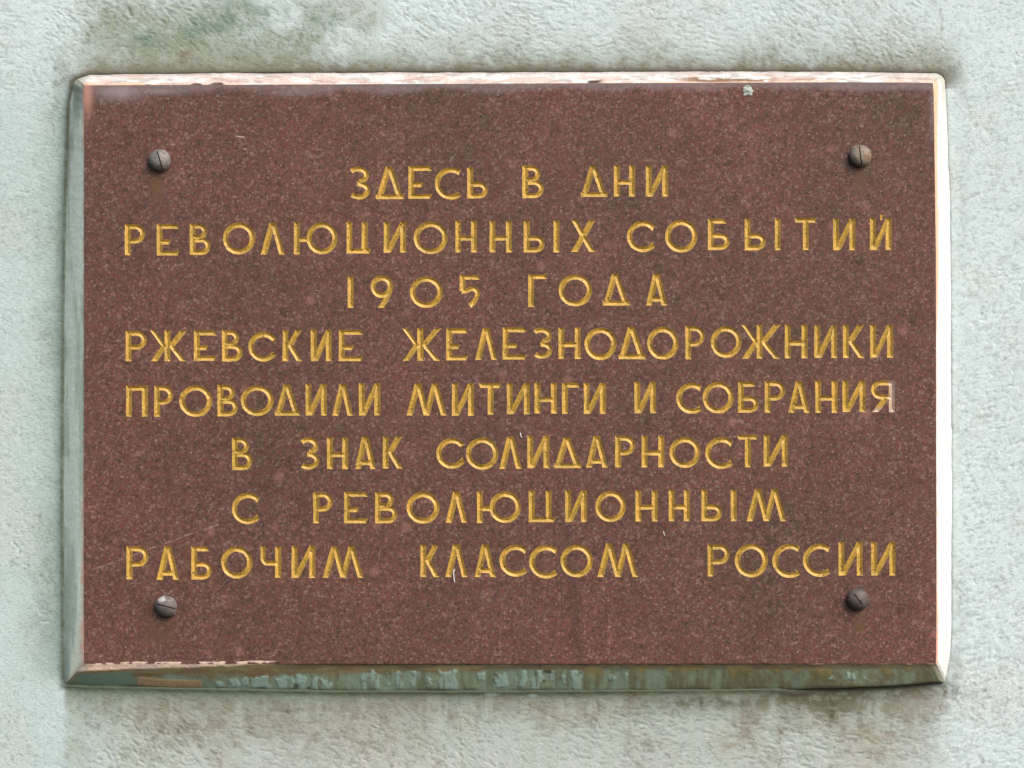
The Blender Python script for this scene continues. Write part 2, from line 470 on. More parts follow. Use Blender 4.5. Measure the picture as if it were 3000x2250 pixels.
H_ = (1, 0)      # horizontal end cut
def glyph(ch, L, R, T, B):
    W, H = R - L, B - T
    st = []
    X = lambda f: L + W * f
    Y = lambda f: T + H * f
    def V(x, t=T, b_=B): st.append(Stroke([(x, t), (x, b_)], WV))
    def HB(y, x0, x1, slant=0): st.append(Stroke([(x0, y), (x1, y)], WH, cut1=(slant, 1) if slant else None))
    def D(x0, y0, x1, y1, w=WV, c0=H_, c1=H_): st.append(Stroke([(x0, y0), (x1, y1)], w, cut0=c0, cut1=c1))
    def bowl(x0, ytop, ybot, xr, closed_at=None):
        """open strokes: top bar, half ellipse, back to the stem"""
        a, b2 = ytop + WH, ybot - WH
        ry = (b2 - a) / 2; rx = min(ry * 1.05, (xr - WC - x0) * 0.72)
        cxx = xr - WC - rx
        pts = [(x0, a)] + arc(cxx, (a + b2) / 2, rx, ry, 90, -90, 9) + [(x0, b2)]
        st.append(Stroke(pts, WC * 0.93))
    def ring(l, r, t, b_): st.append(Stroke(arc((l + r) / 2, (t + b_) / 2, (r - l) / 2 - WC, (b_ - t) / 2 - WC, 0, 360, 26)[:-1], WC, closed=True))
    sl = L + WV; sr = R - WV
    if ch == 'Р': V(sl); bowl(sl, T, Y(.62), R)
    elif ch == 'Е': V(sl); HB(T + WH, sl, R - 1, .35); HB(Y(.57), sl, X(.62), -.35); HB(B - WH, sl, R, -.35)
    elif ch == 'В':
        V(sl); bowl(sl, T, Y(.52), X(.84)); bowl(sl, Y(.44), B, R)
    elif ch in 'О0': ring(L, R, T, B)
    elif ch == 'С':
        rx = H / 2 * 1.02 - WC; cxx = L + WC + rx
        xe = R - 2.5
        a = math.degrees(math.acos(max(-.9, min(.98, (xe - cxx) / rx)))) if xe < cxx + rx else 25
        st.append(Stroke(arc(cxx, (T + B) / 2, rx, H / 2 - WC, a, 360 - a, 20), WC, cut0=(.45, -1), cut1=(.45, 1)))
    elif ch == 'Л':
        ax = X(.5); D(ax - 1, T, L + WV * 1.05, B); D(ax + 1, T, R - WV * 1.05, B, WV * .92)
    elif ch == 'А':
        ax = X(.5); D(ax - 1, T, L + WV * 1.05, B); D(ax + 1, T, R - WV * 1.05, B, WV * .92)
        HB(Y(.80), X(.24), X(.76))
    elif ch == 'Д':
        ax = X(.46); D(ax, T, X(.15), B - WH); D(ax + 1, T, X(.84), B - WH, WV * .92)
        st.append(Stroke([(L, B - WH), (R, B - WH)], WH))
    elif ch == 'Ю':
        V(sl); ring(X(.285), R, T, B); HB(Y(.54), sl, X(.33))
    elif ch == 'Ц':
        V(sl); V(X(.86) - WV); st.append(Stroke([(sl, B - WH), (R - 2, B - WH)], WH, cut1=(.35, -1)))
    elif ch in 'ИЙ':
        V(sl); V(sr); D(sr - 1, T + 4, sl + 4, B - 1, WV * .9)
        if ch == 'Й':
            x = X(.53); st.append(Stroke([(x + 2.5, T - 11), (x - 2, T + 6)], 5.2, cut0=H_, w1=2.2))
    elif ch == 'Н': V(sl); V(sr); HB(Y(.545), sl, sr)
    elif ch == 'Ь': V(sl); bowl(sl, Y(.47), B, R)
    elif ch == 'Ы':
        xr = L + W * .595; V(sl); bowl(sl, Y(.47), B, xr); V(sr)
    elif ch == 'Б': V(sl); HB(T + WH, sl, X(.8), .35); bowl(sl, Y(.46), B, R)
    elif ch == 'Х': D(L + WV, T, R - WV, B, WV * .85); D(R - WV, T, L + WV, B)
    elif ch == 'Т': V(X(.52)); st.append(Stroke([(L, T + WH), (R, T + WH)], WH, cut0=(.3, 1), cut1=(-.3, 1)))
    elif ch == 'Г': V(sl); HB(T + WH, sl, R, .35)
    elif ch == 'П': V(sl); V(sr); HB(T + WH, sl, sr)
    elif ch == 'М':
        D(X(.285), T, L + WV, B); D(X(.29), T, X(.5), B, WV * .92); D(X(.7), T, X(.5), B, WV * .92); D(X(.7), T, R - WV, B, WV * .92)
    elif ch == 'К':
        V(sl); D(R - WV * 1.4, T, sl + 11, Y(.535), WV * .95, H_, None); D(sl + 9, Y(.42), R - WV * 1.1, B, WV * .85, None, H_)
    elif ch == 'Ж':
        m = X(.475); V(m)
        D(L + WV * .9, T, m - 5, Y(.60), WV * .68, H_, None); D(X(.03) + WV, B, m - 6, Y(.46), WV * .9, H_, None)
        D(R - WV, T, m + 8, Y(.55), WV * .95, H_, None); D(R - WV * 1.2, B, m + 8, Y(.46), WV * .8, H_, None)
    elif ch == 'З':
        ry1 = (.54 * H - 2 * WC) / 2; rx1 = W * .40
        a = arc(X(.42), T + WC + ry1, rx1, ry1, 142, -80, 12)
        st.append(Stroke(a, WC * .95))
        ry2 = (.56 * H - 2 * WC) / 2; rx2 = W * .45
        a = arc(X(.45), B - WC - ry2, W * .55 - WC, ry2, 100, -140, 14)
        st.append(Stroke(a, WC * .95))
    elif ch == 'Ч':
        pts = [(sl, T), (sl, Y(.34))] + arc(sl + 15, Y(.38), 15, H * .15, 190, 262, 5) + [(sr, Y(.53))]
        st.append(Stroke(pts, WC * .95)); V(sr)
    elif ch == 'Я':
        V(sr)
        ytop, ybot = T + WH, Y(.6) - WH
        ry = (ybot - ytop) / 2; rx = ry * 1.05; cxx = L + WC + rx
        st.append(Stroke([(sr, ytop)] + arc(cxx, (ytop + ybot) / 2, rx, ry, 90, 270, 9) + [(sr, ybot)], WC * .93))
        D(X(.62), Y(.57), L + W * .06 + WV, B, WV * .9, None, H_)
    elif ch == '1': V((L + R) / 2)
    elif ch == '9':
        ring(L, R, T, Y(.70))
        st.append(Stroke([(R - WC - 1, Y(.42)), (R - WC - 5, Y(.58)), (X(.62), Y(.82)), (X(.46), B)], WC, cut1=H_))
    elif ch == '5':
        V(sl, T, Y(.5)); HB(T + WH, sl, R - 3, .3)
        pts = [(L + 6, Y(.50)), (X(.32), Y(.50)), (X(.48), Y(.445)), (X(.66), Y(.42)), (X(.82), Y(.46)), (X(.90), Y(.56)), (X(.84), Y(.70)), (X(.66), Y(.87)), (X(.40), B)]
        st.append(Stroke(pts, WC * .93, cut1=H_))
    return st

A_, B_, C_, D_, E_, F_, G_, I_, J_ = (350, 400), (1100, 400), (1850, 400), (350, 900), (1100, 900), (1850, 900), (350, 1350), (1100, 1350), (1850, 1350)
TXT = [
 (A_, 'З 1858 2035 238 512'), (B_, 'Д 0 235 240 508'), (B_, 'Е 265 455 235 505'), (B_, 'С 478 692 245 512'), (B_, 'Ь 742 915 245 502'),
 (B_, 'В 1188 1368 232 500'), (B_, 'Д 1662 1882 235 490'), (B_, 'Н 1930 2105 228 487'), (C_, 'И 115 300 232 487'),
 (A_, 'Р 42 212 708 963'), (A_, 'Е 300 480 705 965'), (A_, 'В 568 742 703 960'), (A_, 'О 835 1102 692 957'), (A_, 'Л 1142 1345 695 957'),
 (A_, 'Ю 1412 1770 690 955'), (A_, 'Ц 1838 2040 690 948'), (B_, 'И 65 250 688 942'), (B_, 'О 308 588 685 955'), (B_, 'Н 645 825 680 940'),
 (B_, 'Н 922 1108 680 940'), (B_, 'Ы 1200 1492 678 940'), (B_, 'Х 1585 1782 675 935'), (C_, 'С -39 190 678 938'), (C_, 'О 270 538 670 942'),
 (C_, 'Б 618 800 662 920'), (C_, 'Ы 915 1212 662 922'), (C_, 'Т 1322 1497 655 920'), (C_, 'И 1632 1815 660 922'), (C_, 'Й 1930 2110 657 920'),
 (A_, '1 1848 1898 1130 1388'), (A_, '9 2032 2219 1120 1388'), (B_, '0 278 548 1128 1390'), (B_, '5 680 848 1118 1385'),
 (B_, 'Г 1235 1385 1112 1382'), (B_, 'О 1482 1758 1112 1378'), (B_, 'Д 1840 2062 1108 1370'), (C_, 'А 115 295 1108 1370'),
 (D_, 'Р 48 225 188 438'), (D_, 'Ж 245 548 185 438'), (D_, 'Е 602 782 185 435'), (D_, 'В 828 1000 182 440'), (D_, 'С 1042 1270 195 442'),
 (D_, 'К 1320 1488 182 438'), (D_, 'И 1548 1722 180 438'), (D_, 'Е 1775 1968 180 438'),
 (E_, 'Ж 212 532 168 435'), (E_, 'Е 572 748 168 432'), (E_, 'Л 805 990 165 428'), (E_, 'Е 1028 1220 160 425'), (E_, 'З 1272 1440 160 420'),
 (E_, 'Н 1480 1665 160 420'), (E_, 'О 1692 1955 162 430'), (E_, 'Д 1968 2192 155 422'), (F_, 'О 125 385 155 425'), (F_, 'Р 435 600 150 422'),
 (F_, 'О 640 895 150 412'), (F_, 'Ж 885 1208 138 418'), (F_, 'Н 1240 1428 138 415'), (F_, 'И 1480 1668 142 412'), (F_, 'К 1712 1895 140 412'), (F_, 'И 1932 2122 140 410'),
 (D_, 'П 52 232 632 888'), (D_, 'Р 280 440 632 888'), (D_, 'О 482 755 628 890'), (D_, 'В 792 965 625 885'), (D_, 'О 980 1252 628 882'),
 (D_, 'Д 1258 1465 622 880'), (D_, 'И 1505 1682 618 878'), (D_, 'Л 1722 1898 618 880'), (D_, 'И 1938 2115 612 878'),
 (E_, 'М 250 580 615 878'), (E_, 'И 618 800 612 880'), (E_, 'Т 842 1018 612 872'), (E_, 'И 1062 1252 610 868'), (E_, 'Н 1287 1472 608 862'),
 (E_, 'Г 1510 1648 608 865'), (E_, 'И 1685 1868 610 865'), (F_, 'И 22 202 600 860'), (F_, 'С 360 570 608 865'), (F_, 'О 575 832 600 862'),
 (F_, 'Б 862 1035 602 855'), (F_, 'Р 1078 1250 595 855'), (F_, 'А 1268 1450 595 857'), (F_, 'Н 1487 1672 592 857'), (F_, 'И 1708 1898 592 850'), (F_, 'Я 1938 2135 590 850'),
 (D_, 'В 910 1082 1055 1320'), (D_, 'З 1458 1625 1050 1318'), (D_, 'Н 1680 1855 1052 1312'), (D_, 'А 1905 2082 1045 1312'), (E_, 'К 58 228 1045 1308'),
 (E_, 'С 490 722 1055 1310'), (E_, 'О 730 1000 1052 1318'), (E_, 'Л 1000 1190 1045 1310'), (E_, 'И 1228 1412 1038 1305'), (E_, 'Д 1445 1670 1052 1305'),
 (E_, 'А 1702 1888 1040 1300'), (E_, 'Р 1940 2108 1038 1298'), (F_, 'Н 80 268 1038 1298'), (F_, 'О 305 562 1048 1303'), (F_, 'С 595 822 1048 1312'),
 (F_, 'Т 858 1022 1030 1298'), (F_, 'И 1070 1268 1030 1292'),
 (G_, 'С 908 1135 255 515'), (G_, 'Р 1567 1732 252 507'), (G_, 'Е 1818 2008 248 507'), (I_, 'В -5 182 250 507'), (I_, 'О 250 522 248 510'),
 (I_, 'Л 567 748 248 502'), (I_, 'Ю 820 1182 245 505'), (I_, 'Ц 1240 1460 238 498'), (I_, 'И 1535 1715 235 497'), (I_, 'О 1778 2032 240 497'),
 (J_, 'Н 30 215 235 492'), (J_, 'Н 300 475 232 490'), (J_, 'Ы 565 855 230 490'), (J_, 'М 932 1258 225 490'),
 (G_, 'Р 55 240 690 960'), (G_, 'А 298 488 688 965'), (G_, 'Б 580 755 690 962'), (G_, 'О 822 1080 690 955'), (G_, 'Ч 1138 1312 690 950'),
 (G_, 'И 1393 1588 685 950'), (G_, 'М 1645 1980 688 948'), (I_, 'К 362 525 678 943'), (I_, 'Л 562 752 675 943'), (I_, 'А 800 980 675 942'),
 (I_, 'С 1003 1230 675 940'), (I_, 'С 1243 1475 678 955'), (I_, 'О 1497 1765 675 945'), (I_, 'М 1797 2132 665 942'),
 (J_, 'Р 615 800 675 938'), (J_, 'О 835 1108 668 945'), (J_, 'С 1140 1367 668 950'), (J_, 'С 1387 1612 668 942'), (J_, 'И 1675 1875 655 930'), (J_, 'И 1940 2140 655 930'),
]
letters = []
ZM = 2.765
for (ox, oy), s_ in TXT:
    ch, l, r, t, bt = s_.split()
    l, r, t, bt = ox + float(l) / ZM + .6, ox + float(r) / ZM - .6, oy + float(t) / ZM + .8, oy + float(bt) / ZM - .3
    letters.append((ch, glyph(ch, l, r, t, bt)))

# ------------------------------------------------------------------ one triangulation: face + every cut letter
cv, ce, cf, cid = [], [], [], []
def addv(p): cv.append(Vector((float(p[0]), float(p[1])))); return len(cv) - 1
xi, yi, _, _ = SIDES['top'];    ring_pts = [(xi[i], yi[i]) for i in range(NT)]
xi, yi, _, _ = SIDES['right'];  ring_pts += [(xi[i], yi[i]) for i in range(1, NSD)]
xi, yi, _, _ = SIDES['bottom']; ring_pts += [(xi[i], yi[i]) for i in range(NT - 2, -1, -1)]
xi, yi, _, _ = SIDES['left'];   ring_pts += [(xi[i], yi[i]) for i in range(NSD - 2, 0, -1)]
# force the shared corners to one point each
outer = [addv(p) for p in ring_pts]
cf.append(outer); cid.append(-1)
for li, (ch, sts) in enumerate(letters):
    for s_ in sts:
        for q in s_.quads():
            q = list(q)
            area = sum(q[k][0] * q[(k + 1) % 4][1] - q[(k + 1) % 4][0] * q[k][1] for k in range(4))
            if area < 0: q = q[::-1]
            cf.append([addv(p) for p in q]); cid.append(li)
        for a, b2 in s_.ridge(): ce.append((addv(a), addv(b2)))
ov, oe, of, _, _, off = delaunay_2d_cdt(cv, ce, cf, 1, 0.02, True)
OV = np.array([(v.x, v.y) for v in ov])
tri = np.array([list(t) for t in of])
cen = np.array([(v.x, v.y) for v in ov])[tri].mean(1)
own = -np.ones(len(tri), int)
for li, (ch, sts) in enumerate(letters):
    allp = np.array([p for s_ in sts for p in s_.L + s_.R])
    lo, hi = allp.min(0), allp.max(0)
    idx = np.where((own < 0) & (cen[:, 0] > lo[0]) & (cen[:, 0] < hi[0]) & (cen[:, 1] > lo[1]) & (cen[:, 1] < hi[1]))[0]
    if len(idx) == 0: continue
    d = np.zeros(len(idx))
    for s_ in sts: d = np.maximum(d, s_.depth(cen[idx], 1e-4))
    own[idx[d > 1e-6]] = li
# groove depth of every vertex
depth = np.zeros(len(OV))
SLOPE = 0.66
bb = []
for li, (ch, sts) in enumerate(letters):
    allp = np.array([p for s_ in sts for p in s_.L + s_.R])
    lo, hi = allp.min(0) - .05, allp.max(0) + .05
    idx = np.where((OV[:, 0] >= lo[0]) & (OV[:, 0] <= hi[0]) & (OV[:, 1] >= lo[1]) & (OV[:, 1] <= hi[1]))[0]
    if len(idx) == 0: continue
    d = np.zeros(len(idx))
    for s_ in sts: d = np.maximum(d, s_.depth(OV[idx]))
    depth[idx] = np.maximum(depth[idx], np.where(d < 0.06, 0, d * SLOPE))
# a vertex that still touches the polished face is always flush with it
flush = np.zeros(len(OV), bool); flush[np.unique(tri[own == -1])] = True
depth[flush] = 0
OW = np.array([P(x, y, HF - d) for (x, y), d in zip(OV, depth)])
a = OV[tri]; ar = (a[:, 1, 0] - a[:, 0, 0]) * (a[:, 2, 1] - a[:, 0, 1]) - (a[:, 2, 0] - a[:, 0, 0]) * (a[:, 1, 1] - a[:, 0, 1])
tri[ar > 0] = tri[ar > 0][:, ::-1]           # p-y runs down: clockwise in p faces the viewer
tri = tri[:, ::-1] if False else tri

plaque = link('granite_plaque', None)
tag(plaque, 'red brown granite memorial plaque with gold cut Cyrillic text and flaking painted edges', 'plaque')

def sub_mesh(name, faces, smooth=False):
    u, inv = np.unique(faces.ravel(), return_inverse=True)
    return mesh_np(name, OW[u], inv.reshape(-1, 3), None, smooth, 3)

face = link('polished_face', sub_mesh('polished_face', tri[own == -1]), plaque, [M_gran])
for li, (ch, sts) in enumerate(letters):
    fsel = tri[own == li]
    if len(fsel) == 0: continue
    nm = 'cut_digit' if ch in '1905' else 'cut_letter'
    o = link(nm, sub_mesh(nm, fsel), plaque, [M_worn if ch == 'Я' else M_gold])
    if ch == 'Я': o['label'] = 'letter Я with its gold worn to whitish grey'

# ------------------------------------------------------------------ bevelled rim (four strips) and the slab body behind it
FLK = []       # teal flakes of old paint on the lower bevel: x0, x1, y0, y1
for z, ox, oy, k in (('a', 150, 1880, 2.458), ('b', 1000, 1880, 2.458), ('c', 1900, 1880, 2.328)):
    src = {'a': [(1190,1250,288,330),(1285,1345,270,325),(1360,1425,268,320),(1445,1575,255,332),(1620,1735,266,345),(1752,1822,255,300),(1790,1822,255,345),(1862,1990,262,345),(1900,2022,290,345)],
           'b': [(140,265,228,345),(205,262,205,300),(315,333,215,320),(390,430,210,245),(397,437,240,330),(497,565,215,270),(505,548,262,325),(600,650,262,335),(715,835,205,350),(985,1025,220,275),(1095,1180,228,325),(1245,1315,240,320),(1268,1315,205,260),(1370,1430,245,350),(1400,1442,205,290),(1500,1540,218,272),(1588,1610,240,300),(1650,1690,215,270),(1665,1720,260,350),(1915,1955,237,275),(2035,2055,215,265)],
           'c': [(1240,1265,222,255),(1350,1395,210,260),(1455,1480,225,255)]}[z]
    FLK += [(ox + x0 / k, ox + x1 / k, oy + y0 / k, oy + y1 / k) for x0, x1, y0, y1 in src]

def rim(kind, nacross, label):
    xi, yi, xo, yo = SIDES[kind]
    n = len(xi)
    t = np.linspace(0, 1, nacross)[None, :]
    X = xi[:, None] * (1 - t) + xo[:, None] * t
    Y = yi[:, None] * (1 - t) + yo[:, None] * t
    T = np.broadcast_to(t, X.shape)
    U = (X if kind in ('top', 'bottom') else Y)          # position along the side
    mint = np.array((0.50, 0.60, 0.57)); 
    rosy = np.array(lin(206, 164, 148)); cream = np.array(lin(222, 190, 160)); umber = np.array(lin(104, 82, 60))
    n1 = fbm(X, Y, 60, 101, 5, .6); n2 = fbm(X, Y, 18, 131, 4, .6); n3 = fbm(X * .22, Y * 1.6, 14, 151, 4, .6)
    C = np.ones(X.shape + (3,)) * mint
    hard = 0 * X
    if kind == 'top':
        Hh = HF * (1 - T ** 1.25)
        C = C * 0 + np.array((0.60, 0.63, 0.61))
        C = mixc(C, rosy * 1.0, sm(.46, .56, n3 + (0.5 - T) * .34) * .6)
        C = mixc(C, cream * 1.1, sm(.36, .2, T) * sm(.42, .55, n3) * .7)
        C = mixc(C, np.array(lin(176, 160, 156)), sm(.62, .97, T + (n1 - .5) * .5) * .8)
        C = mixc(C, np.array(lin(150, 132, 122)), sm(.55, .68, fbm(X * .3, Y * 2, 16, 191, 4, .6)) * .55)
        # brown weathered streaks towards the arris
        br = sm(1950, 2050, X) * sm(2330, 2200, X) * sm(.60, .50, T) * sm(.14, .26, T)
        br = np.maximum(br, sm(1690, 1720, X) * sm(1780, 1750, X) * sm(.5, .35, T) * sm(.1, .2, T) * 1.0)
        br = np.maximum(br, sm(2250, 2350, X) * sm(2450, 2400, X) * sm(.5, .4, T) * sm(.25, .3, T) * .6)
        C = mixc(C, np.array(lin(128, 98, 70)), br * sm(.36, .56, n3))
        C = mixc(C, np.array(lin(206, 156, 104)), sm(700, 420, X) * sm(.34, .12, T) * sm(.40, .55, n1) * .8)
        for (hx, hy, ra, rb) in ((432, 251, 12, 4), (578, 249, 20, 4), (632, 249, 22, 8), (1303, 249, 9, 3), (1352, 251, 20, 3), (1740, 241, 20, 5)):
            d = ((X - hx) / ra) ** 2 + ((Y - hy) / rb) ** 2 + (n2 - .5) * 1.6
            m = sm(1.3, .5, d); C = mixc(C, np.array(lin(66, 52, 34)), m * .95); hard -= 4.5 * m
        C = mixc(C, np.array(lin(190, 206, 196)), sm(1205, 1215, X) * sm(1305, 1298, X) * sm(.4, .3, T + (n2 - .5) * .3) * .9)
        C = mixc(C, umber, sm(.055, .0, T) * sm(.4, .6, n1) * .6)
        ends = np.maximum(sm(60, 0, X - 210), sm(70, 0, 2768 - X)) * sm(.15, .6, T)
        C = mixc(C, np.array(lin(176, 184, 172)), ends * .8)
        hard += (n3 - .5) * 5 * sm(0, .1, T) * sm(1, .9, T)
    elif kind == 'bottom':
        Hh = HF - (HF - sm(2250, 2500, X) * 9) * T ** 1.1
        lip = np.clip(21 - (X - 246) / 36, 0, 21) / 66.0 + .015         # bare bright arris, fading to the right
        T2 = np.maximum(0, T - lip) / (1 - lip)
        Hh = HF - (HF - sm(2250, 2500, X) * 15) * T2 ** 1.1 - np.minimum(T, lip) * 10
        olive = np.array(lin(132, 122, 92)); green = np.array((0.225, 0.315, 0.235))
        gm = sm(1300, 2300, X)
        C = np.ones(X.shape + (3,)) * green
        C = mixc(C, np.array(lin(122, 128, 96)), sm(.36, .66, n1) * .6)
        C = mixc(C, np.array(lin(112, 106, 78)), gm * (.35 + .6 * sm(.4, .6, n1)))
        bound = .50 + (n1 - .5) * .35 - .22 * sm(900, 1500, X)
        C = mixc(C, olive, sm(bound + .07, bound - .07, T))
        C = mixc(C, np.array(lin(118, 96, 70)), sm(bound + .06, bound - .03, T) * sm(.42, .62, n3) * .7)
        C = mixc(C, np.array(lin(140, 126, 72)), sm(1700, 1750, X) * sm(2700, 2600, X) * sm(.16, .26, T) * sm(.55, .4, T) * sm(.45, .62, n1) * .7)
        C = mixc(C, np.array(lin(70, 56, 44)), sm(.17, .06, T + (n2 - .5) * .2) * sm(820, 1000, X) * (.4 + .5 * sm(.4, .56, n1)))
        C = mixc(C, np.array(lin(70, 56, 44)), sm(.30, .18, T + (n1 - .5) * .3) * sm(650, 900, X) * .5)
        # tan patch of naked render
        m = sm(398, 408, X) * sm(597, 585, X) * sm(.60, .66, T - (n1 - .5) * .12 + .1 * sm(500, 420, X) - .04) * sm(.985, .95, T)
        C = mixc(C, np.array(lin(168, 142, 112)), m); hard += m * 1.2
        # mid green old coat, left
        m = sm(225, 240, X) * sm(400, 385, X + (n2 - .5) * 40) * sm(.42, .52, T + (X - 230) * .0007)
        C = mixc(C, np.array(lin(112, 142, 126)), m * .85)
        fm = 0 * X
        for (x0, x1, y0, y1) in FLK:
            e = 1.6; jx_ = (n1 - .5) * 22 + (fbm(X, Y, 12, 411, 3) - .5) * 16; jy_ = (fbm(X, Y, 16, 401, 3) - .5) * 24
            q = sm(x0 - e, x0 + e, X + jx_) * sm(x1 + e, x1 - e, X + jx_) * sm(y0 - e, y0 + e, Y + jy_) * sm(y1 + e, y1 - e, Y + jy_ * .5)
            fm = np.maximum(fm, q * (1 if (x1 - x0) > 14 else .75))
        fm *= sm(.15, .4, n2 + .1)
        C = mixc(C, np.array((0.31, 0.455, 0.40)) * (.8 + .4 * n2)[..., None], fm * .92)
        drp = fbm(X, Y * .12, 13, 421, 3)
        C = mixc(C, np.array(lin(104, 104, 78)), sm(.52, .64, drp) * sm(.15, .3, T) * sm(700, 900, X) * .6)
        C = mixc(C, np.array(lin(140, 156, 138)), sm(.50, .36, drp) * sm(.35, .5, T) * sm(1.0, .85, T) * sm(900, 1100, X) * sm(2300, 1900, X) * .5); hard += fm * 1.6
        # green film left over between the flakes, joint darkened for mould and the overhang's painted shadow
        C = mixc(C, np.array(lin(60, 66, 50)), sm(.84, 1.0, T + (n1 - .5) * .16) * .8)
        for (hx, hy, ra, rb) in ((867, 2012, 9, 9), (905, 2016, 6, 5), (1594, 1996, 5, 5), (1605, 1968, 16, 7)):
            d = ((X - hx) / ra) ** 2 + ((Y - hy) / rb) ** 2 + (n2 - .5) * 1.6
            C = mixc(C, np.array(lin(58, 56, 40)), sm(1.3, .4, d) * .8)
        lm = sm(lip + .02, lip - .01, T + (n2 - .5) * .06) * sm(860, 760, X)
        C = mixc(C, np.array(lin(192, 168, 152)) * (0.45 + 0.95 * n2)[..., None], lm)
        Hh = Hh + lm * 0 ; hard += lm * 3 * (n2 - .3)
        # thin pale arris glints further right
        C = mixc(C, np.array(lin(206, 180, 166)), sm(.075, .03, T + (n2 - .5) * .05) * sm(.44, .54, n1) * .85)
    elif kind == 'left':
        bx = np.interp(yi, [250, 1380, 1480, 1700, 1800, 1914, 1945], [250, 250, 234, 234, 228, 207, 200])[:, None]
        bt = np.clip((xi[:, None] - bx) / (xi - xo)[:, None], .10, .9)          # t of the crease
        hb = HF - bt * 62 * .38
        Hh = np.where(T < bt, HF - (HF - hb) * (T / bt), hb * (1 - ((T - bt) / (1 - bt)) ** 1.15))
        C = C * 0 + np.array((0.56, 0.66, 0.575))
        C = mixc(C, np.array(lin(150, 166, 150)), sm(.4, .62, fbm(X * 2, Y * .12, 30, 171, 4)) * .6)
        C = mixc(C, np.array(lin(170, 176, 164)), sm(bt + .02, bt - .02, T) * sm(1380, 1500, Y) * .7)
        C = mixc(C, np.array(lin(110, 116, 98)), sm(380, 250, Y) * sm(.35, .6, n1 + .1) * .7)
        ar_ = sm(.24, .08, T + (n2 - .5) * .2) * (0.45 + .55 * sm(.42, .55, n1)) * sm(1960, 1930, Y)
        C = mixc(C, np.array(lin(186, 146, 126)), ar_ * .9)
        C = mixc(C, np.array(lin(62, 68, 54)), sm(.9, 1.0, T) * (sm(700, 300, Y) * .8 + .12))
        C = mixc(C, np.array(lin(140, 150, 118)), sm(.3, .0, np.abs(T - .86)) * sm(.5, .7, n1) * .3)
    else:
        Hh = HF * (1 - T ** 1.35)
        C = C * 0 + np.array((0.70, 0.735, 0.73))
        pe = np.interp(yi, [243, 420, 700, 1000, 1943], [.42, .22, .2, .09, .09])[:, None]
        C = mixc(C, np.array(lin(226, 182, 146)), sm(pe + .05, pe - .06, T + (n2 - .5) * .12) * .9)
        C = mixc(C, np.array(lin(150, 110, 92)), sm(.06, .0, T) * sm(.4, .6, n1) * .7)
        C = mixc(C, np.array(lin(206, 142, 118)), sm(1780, 1880, Y) * sm(.2, .1, T) * .7)
        C = mixc(C, np.array(lin(182, 184, 170)), sm(380, 240, Y) * sm(.5, .75, T) * .7)
        C = mixc(C, np.array(lin(150, 155, 150)), sm(.93, 1.0, T) * sm(.4, .6, n1) * .6)
    hard = hard + (n1 - .5) * 2.2 * np.minimum(1, T * 8) * np.minimum(1, (1 - T) * 8) + (n2 - .5) * 1.0 * np.minimum(1, T * 8)
    Hf = np.maximum(Hh + hard, -4 * (T > .9))
    dend = np.minimum(np.abs(U - U[0:1]), np.abs(U - U[-1:]))
    Hf = Hf - 5.5 * sm(16, 0, dend) * np.sqrt(np.clip(T * (1 - T) * 4, 0, 1)) * (.6 + .8 * n2)
    worn_ = sm(20, 2, dend + (n2 - .5) * 22) * sm(.05, .2, T)
    C = mixc(C, np.array(lin(158, 156, 140)), worn_ * .55)
    Hf[:, 0] = HF
    Hf[:, -1] = np.minimum(Hf[:, -1], Hh[:, -1])
    # last row tucks back into the plaster
    V = np.stack(P(X.ravel(), Y.ravel(), Hf.ravel()), 1).reshape(n, nacross, 3)
    back = V[:, -1:, :].copy(); back[..., 1] = 0.006
    V = np.concatenate([V, back], 1); C = np.concatenate([C, C[:, -1:] * .6], 1)
    m = nacross + 1
    idx = np.arange(n * m).reshape(n, m)
    q = np.stack([idx[:-1, :-1], idx[:-1, 1:], idx[1:, 1:], idx[1:, :-1]], -1).reshape(-1, 4)
    if kind in ('top', 'right'): q = q[:, ::-1]
    if kind == 'right': q = q
    o = link('bevelled_edge', mesh_np('bevelled_edge', V.reshape(-1, 3), q, np.clip(C, 0.01, .85).reshape(-1, 3)), plaque, [M_rim])
    o['label'] = label
    return o

def fix_normals(o):
    """turn the strip so that its faces look towards the viewer"""
    me = o.data
    nrm = np.zeros(len(me.polygons) * 3); me.polygons.foreach_get('normal', nrm)
    if nrm.reshape(-1, 3)[:, 1].mean() > 0: me.flip_normals()

for k, na, lb in (('top', 22, 'upper bevel, chalky white over rosy stone with brown pits'),
                  ('bottom', 32, 'lower bevel, olive brown with flakes of teal paint'),
                  ('left', 26, 'left bevel, shaded green paint'),
                  ('right', 20, 'right bevel, bright white paint with a peach arris')):
    fix_normals(rim(k, na, lb))
fix_normals(face)
for o in plaque.children:
    if o.name.startswith('cut_'): fix_normals(o)

# blob of pale paint stuck on the upper arris
def lumps(name, cx, cy, rx, ry, hgt, base, seed, n=22):
    X, Y = np.meshgrid(np.linspace(-1, 1, n), np.linspace(-1, 1, n), indexing='ij')
    r = np.sqrt(X ** 2 + Y ** 2)
    f = fbm(X * 10 + seed, Y * 10, 5, seed, 4, .7)
    h = np.clip(1.05 - r * 1.1 + (f - .5) * 2.0, -.12, 1) * hgt
    V = np.stack(P((cx + X * rx).ravel(), (cy + Y * ry).ravel(), (base + h).ravel()), 1)
    idx = np.arange(n * n).reshape(n, n)
    q = np.stack([idx[:-1, :-1], idx[1:, :-1], idx[1:, 1:], idx[:-1, 1:]], -1).reshape(-1, 4)
    keep = (h.ravel()[q] > -.1 * hgt).all(1)
    c = np.ones((n * n, 3)) * np.array(lin(176, 184, 176)) * (0.55 + .8 * f.ravel()[:, None])
    return mesh_np(name, V, q[keep], np.clip(c, .02, .8))
